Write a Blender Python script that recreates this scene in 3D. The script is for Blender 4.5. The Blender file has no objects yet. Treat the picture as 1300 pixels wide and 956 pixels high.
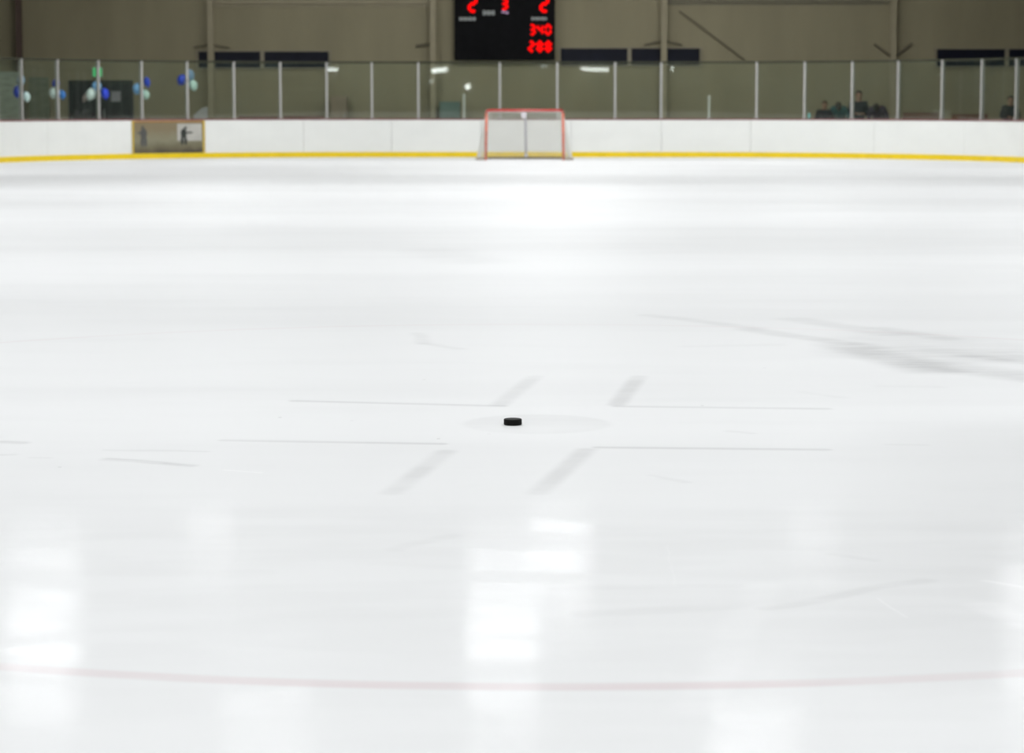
import bpy, bmesh, math, random
from mathutils import Vector, Matrix
random.seed(7)
S = bpy.context.scene
COL = S.collection

# ------------------------------------------------------------------ camera
F = 3030.0                      # focal length in pixels of the 1300 px wide frame
CAM_H = 1.35
TILT = math.atan(302.0 / F)     # the horizon lies 302 px above the optical centre
cd = bpy.data.cameras.new('camera'); cam = bpy.data.objects.new('camera', cd); COL.objects.link(cam)
cam.location = (0, 0, CAM_H); cam.rotation_euler = (math.pi/2 - TILT, 0, 0)
cd.sensor_fit = 'HORIZONTAL'; cd.sensor_width = 36.0; cd.lens = 36.0 * F / 1300.0
cd.shift_y = -45.0 / 1300.0
cd.dof.use_dof = True; cd.dof.focus_distance = 10.05; cd.dof.aperture_fstop = 4.6
cd.clip_end = 300
S.camera = cam

# ------------------------------------------------------------------ world, exposure
w = bpy.data.worlds.new('world'); S.world = w; w.use_nodes = True
w.node_tree.nodes['Background'].inputs[0].default_value = (0.75, 0.8, 0.85, 1)
w.node_tree.nodes['Background'].inputs[1].default_value = 0.05
S.view_settings.view_transform = 'Standard'; S.view_settings.look = 'None'
S.view_settings.gamma = 1; S.view_settings.exposure = 0.0
try: S.view_settings.use_curve_mapping = False
except Exception: pass
LAMP_W = 266.0                  # watts of each hall lamp
LAMP_COL = (0.965, 0.98, 1.0)
# x, y of the rectangular hall lamps hung under the roof
# each row: distance from the camera, share of the full power, places across the ice, words for the row
LAMP_ROWS = [(3, 0.67, (-9, -3, 3, 9), 'the row nearest the camera'),
             (11, 0.51, (-9, -3, 3, 9), 'the second row from the camera'),
             (19.5, 0.57, (-9, -3, 3, 9), 'the third row from the camera'),
             (28.5, 0.62, (-9, -3, 3, 9), 'the fourth row from the camera'),
             (37, 0.92, (-7.4, -0.15, 8.3), 'the row mirrored in the near ice'),
             (47.3, 1.05, (-11.3, 1.05, 11.3), 'the second row from the goal end'),
             (55, 1.02, (-7, 0.9, 7), 'the added row above the goal')]  # unseen last row, added to brighten the boards at the far end
LAMP_Z = 7.0

# ------------------------------------------------------------------ geometry of the view
ST, CT = math.sin(TILT), math.cos(TILT)
def ray(px, py):
    x = (px - 650.0)/F; y = (433.0 - py)/F
    return Vector((x, CT + y*ST, y*CT - ST))
def at(px, py, Y):              # the point on the upright plane y = Y
    r = ray(px, py); k = Y/r.y
    return Vector((r.x*k, Y, CAM_H + r.z*k))
def ice(px, py):                # the point on the ice
    r = ray(px, py); k = -CAM_H/r.z
    return Vector((r.x*k, r.y*k, 0))
def proj_x(p):
    d = p.y*CT - (p.z - CAM_H)*ST
    return 650 + F*p.x/d

# ------------------------------------------------------------------ materials
def mat(name, col, rough=0.5, metal=0.0, spec=0.4, var=0.0, vscale=3.0, bump=0.0, bscale=40.0, emit=None, estr=0.0, coat=0.0, vstretch=(1,1,1)):
    m = bpy.data.materials.new(name); m.use_nodes = True
    nt = m.node_tree; b = nt.nodes['Principled BSDF']
    b.inputs['Base Color'].default_value = (*col, 1); b.inputs['Roughness'].default_value = rough
    b.inputs['Metallic'].default_value = metal; b.inputs['Specular IOR Level'].default_value = spec
    b.inputs['Coat Weight'].default_value = coat
    tc = nt.nodes.new('ShaderNodeTexCoord')
    mp = nt.nodes.new('ShaderNodeMapping'); mp.inputs['Scale'].default_value = vstretch
    nt.links.new(tc.outputs['Object'], mp.inputs['Vector'])
    if var > 0:
        n = nt.nodes.new('ShaderNodeTexNoise'); n.inputs['Scale'].default_value = vscale; n.inputs['Detail'].default_value = 4
        nt.links.new(mp.outputs[0], n.inputs['Vector'])
        r = nt.nodes.new('ShaderNodeMapRange'); r.inputs[1].default_value = 0.3; r.inputs[2].default_value = 0.7
        r.inputs[3].default_value = 1-var; r.inputs[4].default_value = 1+var
        nt.links.new(n.outputs[0], r.inputs[0])
        v = nt.nodes.new('ShaderNodeVectorMath'); v.operation = 'SCALE'; v.inputs[0].default_value = col
        nt.links.new(r.outputs[0], v.inputs['Scale']); nt.links.new(v.outputs[0], b.inputs['Base Color'])
    if bump > 0:
        n = nt.nodes.new('ShaderNodeTexNoise'); n.inputs['Scale'].default_value = bscale
        nt.links.new(tc.outputs['Object'], n.inputs['Vector'])
        bp = nt.nodes.new('ShaderNodeBump'); bp.inputs['Strength'].default_value = bump; bp.inputs['Distance'].default_value = 0.01
        nt.links.new(n.outputs[0], bp.inputs['Height']); nt.links.new(bp.outputs[0], b.inputs['Normal'])
    if emit:
        b.inputs['Emission Color'].default_value = (*emit, 1); b.inputs['Emission Strength'].default_value = estr
    return m
M = {}
M['wall']    = mat('olive_wall_cladding', (0.278, 0.246, 0.156), 0.75, var=0.06, vscale=0.7, vstretch=(2.5, 1, 0.5))
M['sidewall']= mat('grey_wall_paint', (0.15, 0.16, 0.13), 0.8, var=0.05)
M['frontwall']= mat('dark_grey_wall_paint', (0.11, 0.12, 0.10), 0.8, var=0.05)
M['ceil']    = mat('grey_roof_sheet', (0.42, 0.42, 0.40), 0.8, var=0.05)
M['concrete']= mat('concrete', (0.20, 0.19, 0.17), 0.85, var=0.15, vscale=1.5)
M['column']  = mat('olive_column_paint', (0.32, 0.28, 0.185), 0.6, var=0.05)
M['browncol']= mat('brown_column_paint', (0.10, 0.065, 0.05), 0.6, var=0.1)
M['girt']    = mat('olive_girt_paint', (0.20, 0.18, 0.12), 0.6, var=0.05)
M['brace']   = mat('dark_brace_paint', (0.14, 0.12, 0.08), 0.6, var=0.05)
M['board']   = mat('white_board_plastic', (0.85, 0.86, 0.83), 0.45, var=0.02, vscale=1.3, vstretch=(1,1,2))
M['yellow']  = mat('yellow_kick_plastic', (0.86, 0.62, 0.01), 0.4, var=0.05, vscale=4)
M['cap']     = mat('dark_red_cap_plastic', (0.20, 0.06, 0.065), 0.45, var=0.08)
M['post']    = mat('aluminium_post', (0.43, 0.42, 0.40), 0.5, metal=0.1, var=0.05)
M['rubber']  = mat('dark_edge_trim', (0.03, 0.032, 0.016), 0.7, var=0.1)
M['winfr']   = mat('window_frame_paint', (0.27, 0.24, 0.17), 0.5, var=0.05)
M['winglass']= mat('dark_window_glass', (0.004, 0.005, 0.014), 0.3, spec=0.2, var=0.2)
M['black']   = mat('black_door_paint', (0.009, 0.009, 0.012), 0.6, var=0.2)
M['paper']   = mat('paper', (0.30, 0.29, 0.31), 0.8, var=0.05)
M['metal']   = mat('brushed_metal', (0.5, 0.5, 0.5), 0.35, metal=0.9, var=0.05)
M['sbox']    = mat('scoreboard_black', (0.004, 0.004, 0.005), 0.7, spec=0.12, var=0.3, vscale=5)
M['led']     = mat('red_led', (0.25, 0.0, 0.0), 0.6, spec=0.1, emit=(1.0, 0.0, 0.0), estr=1.5, var=0.05)
M['caption'] = mat('grey_caption_print', (0.33, 0.35, 0.34), 0.5, var=0.05)
M['captionv']= mat('lilac_caption_print', (0.75, 0.5, 0.8), 0.5, var=0.05)
M['green']   = mat('green_exit_sign', (0.05, 0.4, 0.15), 0.5, emit=(0.06, 0.50, 0.16), estr=0.6, var=0.05)
M['goalred'] = mat('red_goal_paint', (0.50, 0.035, 0.03), 0.35, var=0.08, vscale=6, coat=0.3)
M['goalpost']= mat('washed_out_red_goal_paint', (0.62, 0.16, 0.10), 0.4, var=0.25, vscale=5, coat=0.2)  # red paled to imitate the overexposed, blurred look of the posts
M['netcord'] = mat('white_net_cord', (0.90, 0.90, 0.86), 0.8, var=0.04)
M['goalgrey']= mat('grey_goal_tube', (0.55, 0.55, 0.58), 0.5, var=0.05)
M['goalbase']= mat('scuffed_base_tube', (0.40, 0.34, 0.27), 0.6, var=0.15)
M['pad']     = mat('white_pad_vinyl', (0.8, 0.78, 0.82), 0.5, var=0.03)
M['puck']    = mat('black_puck_rubber', (0.006, 0.006, 0.005), 0.6, spec=0.16, var=0.25, vscale=60, bump=0.25, bscale=500)
M['lampbody']= mat('white_lamp_housing', (0.7, 0.7, 0.7), 0.4, var=0.03)
M['rod']     = mat('steel_rod', (0.4, 0.4, 0.4), 0.4, metal=0.8, var=0.05)
M['panelpale']=mat('pale_grey_green_sheet', (0.33, 0.38, 0.31), 0.5, var=0.22, vscale=2.5, vstretch=(1,1,6))
M['paneldim']= mat('dim_olive_sheet', (0.16, 0.175, 0.12), 0.5, var=0.2, vscale=2.5, vstretch=(1,1,6))
M['sheet']   = mat('pale_sheet', (0.42, 0.41, 0.40), 0.6, var=0.08)
M['bench']   = mat('brown_bench_wood', (0.16, 0.085, 0.055), 0.6, var=0.15, vscale=4, vstretch=(1,6,6))
M['benchleg']= mat('bench_leg_steel', (0.1, 0.1, 0.1), 0.5, metal=0.6, var=0.1)
M['skin']    = mat('skin', (0.36, 0.21, 0.14), 0.6, var=0.05)
M['hair']    = mat('dark_hair', (0.03, 0.02, 0.014), 0.6, var=0.2)
M['hairb']   = mat('brown_hair', (0.10, 0.06, 0.03), 0.6, var=0.2)
M['eye']     = mat('eye', (0.04, 0.03, 0.03), 0.2, var=0.05)
M['jblack']  = mat('black_jacket_cloth', (0.012, 0.012, 0.018), 0.8, var=0.2)
M['jnavy']   = mat('dark_navy_jacket_cloth', (0.02, 0.024, 0.04), 0.8, var=0.2)
M['jteal']   = mat('teal_jacket_cloth', (0.035, 0.10, 0.10), 0.8, var=0.25, vscale=5)
M['jplum']   = mat('dark_plum_jacket_cloth', (0.05, 0.035, 0.055), 0.8, var=0.25, vscale=5)
M['trous']   = mat('dark_trousers_cloth', (0.02, 0.02, 0.028), 0.85, var=0.15)
M['shoe']    = mat('black_shoe', (0.012, 0.012, 0.012), 0.5, var=0.15)
M['cyan']    = mat('cyan_plastic', (0.20, 0.50, 0.52), 0.4, var=0.05)
M['string']  = mat('white_string', (0.6, 0.6, 0.6), 0.7, var=0.05)
for nm, c in dict(b_dark=(0.01, 0.045, 0.55), b_mid=(0.03, 0.17, 0.55), b_sky=(0.22, 0.46, 0.85), b_pale=(0.22, 0.34, 0.52),
                  b_white=(0.80, 0.90, 0.92), b_green=(0.46, 0.62, 0.58), b_pink=(0.42, 0.33, 0.32)).items():
    M[nm] = mat('balloon_'+nm[2:]+'_rubber', c, 0.3, spec=0.5, var=0.04)

def glass_material():
    m = bpy.data.materials.new('rink_glass'); m.use_nodes = True; nt = m.node_tree; nt.nodes.clear()
    out = nt.nodes.new('ShaderNodeOutputMaterial')
    tr = nt.nodes.new('ShaderNodeBsdfTransparent'); tr.inputs[0].default_value = (0.97, 1.0, 0.965, 1)
    gl = nt.nodes.new('ShaderNodeBsdfGlossy'); gl.inputs['Roughness'].default_value = 0.02
    df = nt.nodes.new('ShaderNodeBsdfDiffuse'); df.inputs[0].default_value = (0.60, 0.82, 0.68, 1)  # faint green haze imitating reflections of the bright hall
    n = nt.nodes.new('ShaderNodeTexNoise'); n.inputs['Scale'].default_value = 1.4; n.inputs['Detail'].default_value = 5
    tc = nt.nodes.new('ShaderNodeTexCoord'); nt.links.new(tc.outputs['Object'], n.inputs['Vector'])
    r = nt.nodes.new('ShaderNodeMapRange'); r.inputs[1].default_value = 0.3; r.inputs[2].default_value = 0.7
    r.inputs[3].default_value = 0.003; r.inputs[4].default_value = 0.012; nt.links.new(n.outputs[0], r.inputs[0])
    m1 = nt.nodes.new('ShaderNodeMixShader'); nt.links.new(r.outputs[0], m1.inputs[0])
    nt.links.new(tr.outputs[0], m1.inputs[1]); nt.links.new(df.outputs[0], m1.inputs[2])
    fr = nt.nodes.new('ShaderNodeFresnel'); gi = nt.nodes.new('ShaderNodeNewGeometry'); ri = nt.nodes.new('ShaderNodeMapRange'); ri.inputs[3].default_value = 1.5; ri.inputs[4].default_value = 1/1.5
    nt.links.new(gi.outputs['Backfacing'], ri.inputs[0]); nt.links.new(ri.outputs[0], fr.inputs['IOR'])
    m2 = nt.nodes.new('ShaderNodeMixShader'); nt.links.new(fr.outputs[0], m2.inputs[0])
    nt.links.new(m1.outputs[0], m2.inputs[1]); nt.links.new(gl.outputs[0], m2.inputs[2])
    nt.links.new(m2.outputs[0], out.inputs[0])
    return m
M['glass'] = glass_material()

_nt = M['netcord'].node_tree; _t = _nt.nodes.new('ShaderNodeBsdfTranslucent'); _t.inputs[0].default_value = (0.92, 0.92, 0.88, 1)
_m = _nt.nodes.new('ShaderNodeMixShader'); _m.inputs[0].default_value = 0.35; _o = _nt.nodes['Material Output']
_nt.links.new(_nt.nodes['Principled BSDF'].outputs[0], _m.inputs[1]); _nt.links.new(_t.outputs[0], _m.inputs[2]); _nt.links.new(_m.outputs[0], _o.inputs[0])

def lamp_material(name, col, strength):
    m = bpy.data.materials.new(name); m.use_nodes = True; nt = m.node_tree; nt.nodes.clear()
    out = nt.nodes.new('ShaderNodeOutputMaterial'); e = nt.nodes.new('ShaderNodeEmission')
    e.inputs[0].default_value = (*col, 1); e.inputs[1].default_value = strength
    nt.links.new(e.outputs[0], out.inputs[0]); return m
M['tube'] = lamp_material('lit_tube', (0.95, 1.0, 0.98), 22.0)
M['tubedim'] = lamp_material('dim_lit_tube', (0.95, 1.0, 0.98), 5.0)

# ---- the ice: white, with painted face-off marks under it and skate scuffs on it
SPOT = ice(681.5, 538.2)
def ice_material():
    m = bpy.data.materials.new('ice_surface'); m.use_nodes = True; nt = m.node_tree
    b = nt.nodes['Principled BSDF']; L = nt.links.new; N = nt.nodes.new
    geo = N('ShaderNodeNewGeometry')
    def math_(op, a, c=None, clamp=False):
        n = N('ShaderNodeMath'); n.operation = op; n.use_clamp = clamp
        for i, v in enumerate((a, c)):
            if v is None: continue
            if isinstance(v, (int, float)): n.inputs[i].default_value = v
            else: L(v, n.inputs[i])
        return n.outputs[0]
    def vm(op, a, c=None, out=0):
        n = N('ShaderNodeVectorMath'); n.operation = op
        for i, v in enumerate((a, c)):
            if v is None: continue
            if isinstance(v, (tuple, Vector)): n.inputs[i].default_value = tuple(v)
            else: L(v, n.inputs[i])
        return n.outputs[out]
    def noise(vec, sc, det=3, rough=0.55):
        n = N('ShaderNodeTexNoise'); n.inputs['Scale'].default_value = sc; n.inputs['Detail'].default_value = det
        n.inputs['Roughness'].default_value = rough; L(vec, n.inputs['Vector']); return n
    def rng(v, a, c, d, e, smooth=True):
        n = N('ShaderNodeMapRange'); n.interpolation_type = 'SMOOTHSTEP' if smooth else 'LINEAR'
        n.inputs[1].default_value = a; n.inputs[2].default_value = c; n.inputs[3].default_value = d; n.inputs[4].default_value = e
        L(v, n.inputs[0]); return n.outputs[0]
    def stretch(sx, sy):
        n = N('ShaderNodeMapping'); n.inputs['Scale'].default_value = (sx, sy, 1); L(pos, n.inputs['Vector']); return n.outputs[0]
    pos = geo.outputs['Position']
    # slightly wandering coordinates make the scuffs irregular
    wn = noise(pos, 2.2, 3)
    wob = vm('SCALE', vm('SUBTRACT', wn.outputs['Color'], (0.5, 0.5, 0.5)))
    wob.node.inputs['Scale'].default_value = 0.10
    posw = vm('ADD', pos, wob)
    def seg(p, q, half, soft, vec=None):
        p = Vector((p[0], p[1], 0)); q = Vector((q[0], q[1], 0)); d = q - p; ll = max(d.length_squared, 1e-6)
        vec = vec or pos
        rel = vm('SUBTRACT', vec, p)
        rel = vm('MULTIPLY', rel, (1, 1, 0))
        dot = vm('DOT_PRODUCT', rel, d/ll, out=1)
        h = math_('ADD', dot, 0.0, clamp=True)
        sc = N('ShaderNodeVectorMath'); sc.operation = 'SCALE'; sc.inputs[0].default_value = d; L(h, sc.inputs['Scale'])
        dist = vm('LENGTH', vm('SUBTRACT', rel, sc.outputs[0]), out=1)
        return rng(dist, half, half+soft, 1, 0)
    dark = None; light = None
    def acc(cur, mask, k):
        v = math_('MULTIPLY', mask, k)
        return v if cur is None else math_('ADD', cur, v)
    # broad bands left by the resurfacing and by skating
    n1 = noise(stretch(0.10, 0.42), 1.0, 4); n2 = noise(stretch(0.5, 2.0), 1.0, 5); n3 = noise(stretch(2.5, 9.0), 1.0, 4, 0.65)
    dark = acc(dark, rng(n1.outputs[0], 0.40, 0.68, 0, 1), 0.045)
    dark = acc(dark, rng(n2.outputs[0], 0.50, 0.75, 0, 1), 0.022)
    dark = acc(dark, rng(n3.outputs[0], 0.58, 0.80, 0, 1), 0.018)
    broken = rng(n3.outputs[0], 0.30, 0.60, 0.50, 1.0)
    patchy = rng(n2.outputs[0], 0.35, 0.60, 0.45, 1.0)
    # face-off marks: (pixel ends on the photograph turned into metres on the ice), half width, softness, strength
    marks = [((375,509),(636,515.5),.016,.030,.13), ((785,516),(1048,519),.016,.030,.14),
             ((285,559),(560,563.5),.013,.028,.16), ((760,568),(1048,571),.013,.028,.14),
             ((634,514),(679,478),.012,.055,.10), ((783,514),(811,478),.012,.055,.14),
             ((566,573),(498,626),.010,.055,.12), ((744,571),(683,626),.010,.055,.13)]
    md = None
    for a_, b_, hw, so, k in marks: md = acc(md, seg(ice(*a_), ice(*b_), hw, so), k)
    dark = math_('ADD', dark, math_('MULTIPLY', math_('MULTIPLY', md, patchy), 1.15))
    dark = acc(dark, math_('MULTIPLY', seg(SPOT, SPOT+Vector((.001,0,0)), .285, .05), patchy), .075)
    # scuffs and scrapes
    scuffs = [((826,400),(960,417),.02,.10,.09), ((950,418),(1075,436),.03,.12,.13), ((1010,405),(1130,424),.03,.16,.10),
              ((1120,417),(1200,430),.03,.12,.10), ((1075,438),(1185,470),.05,.20,.16), ((1120,447),(1240,452),.10,.40,.12),
              ((1180,462),(1330,482),.06,.22,.17), ((1150,430),(1330,455),.15,.50,.09), ((1230,452),(1320,462),.02,.10,.10),
              ((870,440),(985,438),.01,.08,.04), ((1120,490),(1190,491),.01,.06,.04), ((1020,498),(1070,505),.01,.05,.04),
              ((138,583),(240,591),.004,.045,.18), ((140,571),(262,573),.004,.030,.08), ((-10,561),(32,562),.006,.05,.15),
              ((-10,578),(15,577),.004,.03,.10), ((40,581),(62,581),.004,.03,.06),
              ((528,423),(540,436),.01,.06,.07), ((540,436),(585,443),.01,.06,.07), ((555,318),(600,332),.05,.5,.06),
              ((925,547),(955,550),.01,.03,.07), ((1130,564),(1175,565),.006,.03,.05),
              ((750,779),(930,769),.02,.05,.045), ((970,772),(1180,738),.012,.035,.07), ((1055,704),(1110,711),.008,.03,.05),
              ((500,697),(575,680),.01,.04,.04), ((830,604),(870,612),.004,.03,.05), ((700,748),(930,744),.01,.03,.03)]
    sd = None
    for a_, b_, hw, so, k in scuffs: sd = acc(sd, seg(ice(*a_), ice(*b_), hw, so, posw), k)
    dark = math_('ADD', dark, math_('MULTIPLY', math_('MULTIPLY', sd, broken), 1.0))
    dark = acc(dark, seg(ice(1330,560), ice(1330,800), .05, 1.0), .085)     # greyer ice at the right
    # specks of dirt
    for p_, k in (((355,530),.5), ((556,557),.45), ((891,515),.45), ((538,482),.3), ((75,593),.3), ((970,467),.25), ((446,534),.2), ((620,551),.15)):
        g = ice(*p_); dark = acc(dark, seg(g, g+Vector((.004,0,0)), .002, .007), k)
    # white scratches
    for a_, b_, hw, so, k in [((285,597),(332,600),.002,.012,.6), ((1120,760),(1152,783),.0005,.006,.45), ((850,692),(856,745),.0005,.005,.2),
                              ((130,583),(200,588),.002,.02,.25), ((1252,738),(1310,748),.002,.02,.4), ((1255,770),(1320,800),.02,.06,.25),
                              ((885,900),(965,745),.02,.06,.22)]:
        light = acc(light, math_('MULTIPLY', seg(ice(*a_), ice(*b_), hw, so, posw), broken), k)
    # the face-off circle under the ice, worn faint
    rel = vm('MULTIPLY', vm('SUBTRACT', pos, SPOT), (1, 1, 0))
    rad = vm('LENGTH', rel, out=1)
    ring = rng(math_('ABSOLUTE', math_('SUBTRACT', rad, 4.57)), .020, .050, 1, 0)
    sep = N('ShaderNodeSeparateXYZ'); L(rel, sep.inputs[0])
    near = rng(sep.outputs[1], -4.4, 1.0, 1.0, 0.30)
    ring = math_('MULTIPLY', math_('MULTIPLY', ring, near), patchy)
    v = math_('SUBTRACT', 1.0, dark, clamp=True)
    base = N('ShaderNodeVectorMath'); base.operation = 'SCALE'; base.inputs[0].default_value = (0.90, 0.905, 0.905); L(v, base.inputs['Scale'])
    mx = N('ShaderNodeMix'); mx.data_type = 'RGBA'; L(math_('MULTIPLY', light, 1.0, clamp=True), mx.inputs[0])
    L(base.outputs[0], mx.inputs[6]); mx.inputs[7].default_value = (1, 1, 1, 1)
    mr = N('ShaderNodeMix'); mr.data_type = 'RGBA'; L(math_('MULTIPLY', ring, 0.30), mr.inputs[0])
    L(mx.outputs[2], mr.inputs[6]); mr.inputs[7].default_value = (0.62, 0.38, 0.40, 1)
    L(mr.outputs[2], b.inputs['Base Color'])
    b.inputs['Roughness'].default_value = 0.5; b.inputs['Specular IOR Level'].default_value = 0.1
    b.inputs['Coat Weight'].default_value = 0.28; b.inputs['Coat Roughness'].default_value = 0.09; b.inputs['Coat IOR'].default_value = 1.31
    cn = noise(stretch(6, 26), 1.0, 5, 0.7); cn2 = noise(stretch(1.2, 3.5), 1.0, 2)
    sy = N('ShaderNodeSeparateXYZ'); L(pos, sy.inputs[0])      # gloss coat kept to the near ice, limiting where the lamps reflect
    L(math_('MULTIPLY', rng(cn2.outputs[0], 0.35, 0.62, 0.35, 1.0), rng(sy.outputs[1], 7.2, 8.2, 0.16, 0.006)), b.inputs['Coat Weight'])
    bp = N('ShaderNodeBump'); bp.inputs['Strength'].default_value = 0.45; bp.inputs['Distance'].default_value = 0.0013
    L(cn.outputs[0], bp.inputs['Height']); L(bp.outputs[0], b.inputs['Coat Normal'])
    return m
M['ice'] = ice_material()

def wood_poster_material():      # sepia print: paler middle, darker grass at the foot
    m = bpy.data.materials.new('sepia_poster_print'); m.use_nodes = True; nt = m.node_tree; b = nt.nodes['Principled BSDF']
    tc = nt.nodes.new('ShaderNodeTexCoord'); sp = nt.nodes.new('ShaderNodeSeparateXYZ'); nt.links.new(tc.outputs['Generated'], sp.inputs[0])
    n = nt.nodes.new('ShaderNodeTexNoise'); n.inputs['Scale'].default_value = 4; n.inputs['Detail'].default_value = 4; nt.links.new(tc.outputs['Object'], n.inputs[0])
    a = nt.nodes.new('ShaderNodeMath'); a.operation = 'MULTIPLY_ADD'; a.inputs[1].default_value = 0.35; nt.links.new(n.outputs[0], a.inputs[0]); nt.links.new(sp.outputs[2], a.inputs[2])
    r = nt.nodes.new('ShaderNodeValToRGB'); e = r.color_ramp.elements
    e[0].position = 0.15; e[0].color = (0.045, 0.04, 0.03, 1); e[1].position = 1.2/1.35; e[1].color = (0.22, 0.175, 0.10, 1)
    k = e.new(0.34); k.color = (0.15, 0.13, 0.075, 1); k = e.new(0.6); k.color = (0.24, 0.23, 0.15, 1)
    nt.links.new(a.outputs[0], r.inputs[0]); nt.links.new(r.outputs[0], b.inputs['Base Color']); b.inputs['Roughness'].default_value = 0.5
    return m
M['poster'] = wood_poster_material()
M['pink'] = mat('poster_edge_tan', (0.38, 0.20, 0.06), 0.5, var=0.1)
M['pinkw'] = mat('poster_white_print', (0.46, 0.45, 0.41), 0.5, var=0.08)
M['figd'] = mat('poster_dark_print', (0.03, 0.035, 0.03), 0.5, var=0.1)
M['figg'] = mat('poster_grey_print', (0.09, 0.09, 0.085), 0.5, var=0.1)
M['yedge'] = mat('poster_yellow_edge', (0.60, 0.42, 0.05), 0.5, var=0.05)

# ------------------------------------------------------------------ mesh helpers
def obj(name, bm, m, parent=None, smooth=False, mats=None):
    me = bpy.data.meshes.new(name); bm.normal_update(); bm.to_mesh(me); bm.free()
    if m: me.materials.append(M[m])
    if smooth:
        for p in me.polygons: p.use_smooth = True
    o = bpy.data.objects.new(name, me); COL.objects.link(o)
    if parent: o.parent = parent
    return o
def tag(o, label=None, cat=None, group=None, kind=None):
    if label: o['label'] = label
    if cat: o['category'] = cat
    if group: o['group'] = group
    if kind: o['kind'] = kind
    return o
def thing(name, label, cat, loc=(0,0,0), rz=0, group=None, kind=None):
    o = bpy.data.objects.new(name, None); COL.objects.link(o); o.location = loc; o.rotation_euler = (0,0,rz)
    o.empty_display_size = 0.1
    return tag(o, label, cat, group, kind)
def box(bm, c, s, rot=None, bev=0.0):
    r = bmesh.ops.create_cube(bm, size=1.0); vs = r['verts']
    bmesh.ops.scale(bm, vec=s, verts=vs)
    if bev > 0:
        es = list({e for v in vs for e in v.link_edges})
        g = bmesh.ops.bevel(bm, geom=es, offset=bev, segments=2, affect='EDGES'); vs = list({v for f in g['faces'] for v in f.verts} | {v for v in vs if v.is_valid})
    if rot is not None: bmesh.ops.rotate(bm, cent=(0,0,0), matrix=rot, verts=vs)
    bmesh.ops.translate(bm, vec=c, verts=vs)
    return bm
def nb(): return bmesh.new()
def tube(bm, pts, r, n=10, closed=False, taper=None):
    pts = [Vector(p) for p in pts]; rings = []; N = len(pts)
    for i, p in enumerate(pts):
        if closed: d = pts[(i+1) % N] - pts[i-1]
        else: d = pts[min(i+1, N-1)] - pts[max(i-1, 0)]
        d.normalize(); up = Vector((0,0,1)) if abs(d.z) < 0.9 else Vector((0,1,0))
        a = d.cross(up).normalized(); b_ = a.cross(d).normalized()
        rr = r if taper is None else taper[i]
        rings.append([bm.verts.new(p + (a*math.cos(t) + b_*math.sin(t))*rr) for t in [2*math.pi*k/n for k in range(n)]])
    for i in range(N if closed else N-1):
        A = rings[i]; B = rings[(i+1) % N]
        for k in range(n): bm.faces.new((A[k], A[(k+1)%n], B[(k+1)%n], B[k]))
    if not closed:
        bm.faces.new(rings[0][::-1]); bm.faces.new(rings[-1])
    bmesh.ops.recalc_face_normals(bm, faces=bm.faces)
    return bm
def lathe(bm, prof, n=24):
    rings = []
    for r, z in prof:
        if r < 1e-6: rings.append([bm.verts.new((0,0,z))])
        else: rings.append([bm.verts.new((r*math.cos(2*math.pi*k/n), r*math.sin(2*math.pi*k/n), z)) for k in range(n)])
    for A, B in zip(rings, rings[1:]):
        for k in range(n):
            k2 = (k+1) % n
            if len(A) == 1: bm.faces.new((A[0], B[k2], B[k]))
            elif len(B) == 1: bm.faces.new((A[k], A[k2], B[0]))
            else: bm.faces.new((A[k], A[k2], B[k2], B[k]))
    bmesh.ops.recalc_face_normals(bm, faces=bm.faces)
    return bm

# ------------------------------------------------------------------ rink outline
YN, YF, HX, R = -0.45, 60.15, 12.1, 8.5
QL = math.pi/2*R; HS = HX - R; SL = (YF-YN) - 2*R
PERI = 4*QL + 4*HS + 2*SL
def path(t):
    """signed arc length from the middle of the far end, positive to the right -> point, outward normal"""
    t = ((t + PERI/2) % PERI) - PERI/2
    sgn = 1 if t >= 0 else -1; s = abs(t)
    if s <= HS: p, n = Vector((s, YF, 0)), Vector((0, 1, 0))
    elif s <= HS+QL:
        a = (s-HS)/R; n = Vector((math.sin(a), math.cos(a), 0)); p = Vector((HS, YF-R, 0)) + n*R
    elif s <= HS+QL+SL: p, n = Vector((HX, YF-R-(s-HS-QL), 0)), Vector((1, 0, 0))
    elif s <= HS+2*QL+SL:
        a = (s-HS-QL-SL)/R; n = Vector((math.cos(a), -math.sin(a), 0)); p = Vector((HS, YN+R, 0)) + n*R
    else: p, n = Vector((max(0.0, HS-(s-HS-2*QL-SL)), YN, 0)), Vector((0, -1, 0))
    return Vector((p.x*sgn, p.y, 0)), Vector((n.x*sgn, n.y, 0))
def t_at(px, z=1.0):
    lo, hi = -14.0, 14.0
    for _ in range(50):
        mid = (lo+hi)/2; p, n = path(mid); p.z = z
        if proj_x(p) < px: lo = mid
        else: hi = mid
    return (lo+hi)/2
def sweep(bm, t0, t1, prof, step=0.3, closed=False):
    """prof: closed loop of (offset outwards, z)"""
    N = max(1, int(math.ceil(abs(t1-t0)/step))); rings = []
    for i in range(N if closed else N+1):
        p, n = path(t0 + (t1-t0)*i/N)
        rings.append([bm.verts.new((p.x+n.x*o, p.y+n.y*o, z)) for o, z in prof])
    K = len(prof)
    for i in range(N if closed else N):
        A = rings[i]; B = rings[(i+1) % len(rings)]
        for k in range(K): bm.faces.new((A[k], A[(k+1)%K], B[(k+1)%K], B[k]))
    if not closed: bm.faces.new(rings[0]); bm.faces.new(rings[-1][::-1])
    bmesh.ops.recalc_face_normals(bm, faces=bm.faces)
    return bm

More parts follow.
